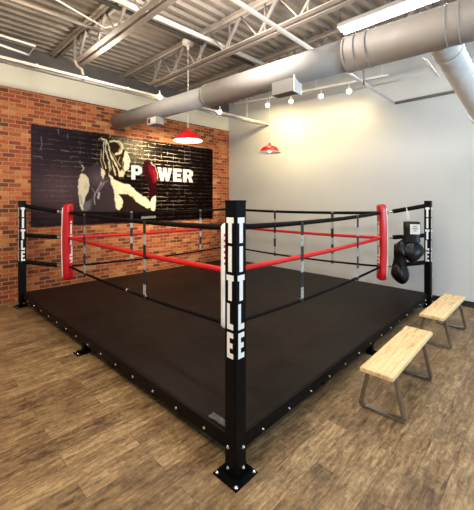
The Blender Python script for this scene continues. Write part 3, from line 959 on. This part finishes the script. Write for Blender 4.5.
    # neck
    fill([(101, 168), (104.5, 170), (105, 174), (103, 179), (101, 175)], skin, 1.2)
    # face
    fill([(125.4, 150.5), (127.5, 153), (129.2, 156.5), (130.3, 161), (129.2, 163.5), (129.4, 166), (127.6, 170), (125, 171.5), (122.5, 168), (122.2, 162), (124, 156)], skin, .8)
    stroke([(122.5, 158), (124, 164), (122, 171)], 1.0, (.10, .05, .03), 1)
    stroke([(127.3, 159.3), (129.3, 159.8)], .5, (.2, .12, .08)); stroke([(127.4, 166.6), (129.2, 166.9)], .4, (.35, .13, .1))
    fill([(118.5, 172), (122, 170), (125, 172), (123, 177), (119, 177)], skin2, 1.0)
    # hair streaks
    blond = (.72, .64, .40); bl2 = (.40, .32, .18)
    stroke([(110, 141.5), (114, 140.8), (119, 142), (122, 145), (122.6, 149), (120.5, 152.5), (116, 154.5)], 2.0, blond, .9)
    stroke([(118.5, 143), (120.8, 147), (119.3, 151)], 1.4, bl2, .9)
    stroke([(101.5, 139), (105, 140), (108, 143.5)], 1.2, blond)
    stroke([(104, 142), (104.2, 149), (103, 156), (103.8, 162), (106, 168)], 1.0, blond)
    stroke([(106, 142), (105.8, 150), (107.5, 157), (110, 164), (112, 170)], 1.1, blond)
    stroke([(108, 145), (109.5, 151), (113, 159), (117, 166), (119, 171)], 1.3, blond)
    stroke([(110, 153), (112, 160), (114, 168), (115.5, 175)], 1.0, blond)
    stroke([(101.5, 150), (100.5, 160), (103, 168)], .8, bl2); stroke([(108, 162), (110, 170), (109, 176)], .9, blond)
    stroke([(112, 152), (116, 160), (120, 166)], .7, bl2); stroke([(120, 157), (118, 162), (121, 167)], .8, bl2)
    stroke([(99, 139), (102, 137.5)], .7, bl2); stroke([(110, 138), (110.5, 135.5)], .7, bl2)
    for pts in ([(105, 145), (105, 156), (108, 166), (110, 174)], [(107, 146), (110, 157), (114, 165), (117, 172)], [(103, 148), (102, 158), (104.5, 166)], [(113, 146), (117, 148), (117.5, 152), (113, 153)], [(123, 150), (121, 158), (123, 164), (120, 170)], [(110, 160), (112, 168), (112, 175)]):
        stroke(pts, 1.3, (.028, .016, .012), .8, .9)
    fill([(111, 145), (116, 143.5), (119, 147), (118, 151.5), (113, 153)], (.028, .016, .012), 1.5)
    # arm
    fill([(109, 174.5), (112, 177), (116, 180.5), (122, 183.3), (129, 184.6), (135, 190.5), (140, 194), (146, 198), (152, 204.5), (151, 208), (146.4, 208), (141, 204.5), (137, 202), (133, 196.5), (128, 194.5), (124, 193.5), (118, 193.5), (114, 190.5), (111.5, 184)], skin, 1.0)
    fill([(124, 189), (131, 190.5), (138, 198), (145, 205), (137, 201), (131, 194.5), (124, 193)], skin2, 3)
    fill([(119, 195.2), (124, 194.4), (132, 197), (137, 203), (146, 208.6), (151, 211), (150, 214), (116, 214), (122.5, 206), (122, 200)], (.022, .014, .013), .8)
    # elbow and side
    fill([(113.5, 190), (118, 193.8), (121.5, 198), (123, 202.5), (122.3, 206.5), (118.6, 210.5), (116, 208.5), (114.6, 200)], skin, .9)
    # wrist and boxing glove in the picture
    fill([(151.5, 199), (155.8, 195.5), (155.4, 204), (154.8, 211.6), (151.6, 210), (150, 203)], skin, .8)
    fill([(144, 162), (147, 160), (151, 161), (155, 165), (157.3, 171), (158, 178), (156.5, 184), (156.5, 195), (151, 199), (148.5, 197), (149, 190), (147, 182), (144, 174), (143, 167)], (.022, .005, .007), 1.0)
    fill([(148.5, 164), (152, 165.5), (155.8, 171), (157, 177.5), (156, 182.5), (153.5, 183), (151, 176), (148.6, 170)], (.11, .006, .010), 2.2)
    stroke([(151, 162.5), (155.2, 167), (157.2, 173), (157.6, 179)], .8, (.45, .33, .28), .7)
    stroke([(153, 170), (155.3, 176), (155.6, 181)], 1.0, (.24, .02, .03), 1.2)
    px, py = px0, py0
    # letters, drawn in wall units
    GLY = {'P': ([[(0, 0), (0, 1), (.7, 1), (1, .85), (1, .5), (.7, .34), (.36, .34), (.36, 0)]], [[(.36, .8), (.62, .8), (.66, .68), (.62, .56), (.36, .56)]]),
           'W': ([[(0, 1), (.22, 0), (.42, 0), (.5, .5), (.58, 0), (.78, 0), (1, 1), (.77, 1), (.67, .42), (.6, 1), (.4, 1), (.33, .42), (.23, 1)]], []),
           'E': ([[(0, 0), (1, 0), (1, .23), (.4, .23), (.4, .39), (.9, .39), (.9, .61), (.4, .61), (.4, .77), (1, .77), (1, 1), (0, 1)]], []),
           'R': ([[(0, 0), (0, 1), (.7, 1), (1, .85), (1, .55), (.8, .42), (1, 0), (.64, 0), (.48, .36), (.36, .36), (.36, 0)]], [[(.36, .8), (.62, .8), (.66, .7), (.62, .58), (.36, .58)]])}
    zc1, zc0 = 2.61, 2.29
    for ch_, xa, xb in (('P', 130.8, 141.3), ('W', 156.8, 171.2), ('E', 172.6, 180.8), ('R', 182.4, 192.2)):
        sa, sb = wallpt(xa), wallpt(xb)
        def conv(poly):
            out = []
            for a, b in poly:
                ss = sa+(sb-sa)*a; zz = zc0+(zc1-zc0)*b
                q = C0+E1*ss+N1*.03
                out.append((237+F*q.x/q.y, 201-F*(zz-H)/q.y))
            return out
        outs, holes = GLY[ch_]
        a = np.zeros(px.shape)
        for o_ in outs: a = np.maximum(a, edge(conv(o_), .7))
        for o_ in holes: a = a*(1-edge(conv(o_), .7))
        if ch_ == 'W': a *= (1-edge([(143, 160), (156.3, 160), (157.5, 171), (158, 181), (143, 185)], .6))
        paint(a*(.86+.14*n3), (.66, .63, .59))
    # ghosted bars between face and P, and small print at the foot
    stroke([(128, 171), (130, 171.2)], 1.0, (.4, .36, .3)); stroke([(127.5, 176), (130, 176.2)], 1.0, (.3, .27, .22))
    for k in range(9):
        x0 = 141.5+1.6*k
        stroke([(x0, 218.6-.11*k), (x0+.7, 216.6-.11*k), (x0+1.1, 218.6-.11*k)], .35, (.55, .53, .5), .4, .8)
    for pts in ([(58, 129), (58.6, 134)], [(67.5, 134), (67.6, 138)], [(41, 137), (42, 145), (40, 150)], [(61, 150), (69, 151.5)], [(33, 156), (42, 157)]):
        stroke(pts, .6, (.22, .2, .2), .8, .8)
    col *= (.93+.14*n3)[..., None]
    col = np.clip(col*.9-.004, 0, 1)
    me = bpy.data.meshes.new('printed_picture')
    base = B(sL, 0, zB)
    P3 = np.stack([X-base.x, Y-base.y, z-base.z], -1).reshape(-1, 3)
    idx = np.arange(nx*ny).reshape(ny, nx)
    q = np.stack([idx[:-1, :-1], idx[1:, :-1], idx[1:, 1:], idx[:-1, 1:]], -1).reshape(-1, 4)
    me.vertices.add(nx*ny); me.vertices.foreach_set('co', P3.ravel())
    me.loops.add(q.size); me.loops.foreach_set('vertex_index', q.ravel())
    me.polygons.add(len(q)); me.polygons.foreach_set('loop_start', np.arange(0, q.size, 4)); me.polygons.foreach_set('loop_total', np.full(len(q), 4))
    me.update(); me.validate()
    at = me.color_attributes.new('ink', 'FLOAT_COLOR', 'POINT')
    at.data.foreach_set('color', np.concatenate([col.reshape(-1, 3), np.ones((nx*ny, 1))], 1).ravel().astype(np.float32))
    m, N, L, b = new_mat('mural_print')
    vc = N.new('ShaderNodeVertexColor'); vc.layer_name = 'ink'; L.new(vc.outputs[0], b.inputs['Base Color'])
    b.inputs['Roughness'].default_value = .5; b.inputs['Specular IOR Level'].default_value = .03
    me.materials.append(m)
    t = thing('wall_mural', base, 'wide dark mural of a boxer from behind with the word POWER, on the brick wall', 'mural')
    MB().prism([(0, 0), (sL-sR, 0), (sL-sR, zT-zB), (0, zT-zB)], B(sR, .001, zB), E1, Z, N1, .028).build('backing_panel', M_dark, t)
    o = bpy.data.objects.new('printed_picture', me); COL.objects.link(o); o.parent = t
make_mural()
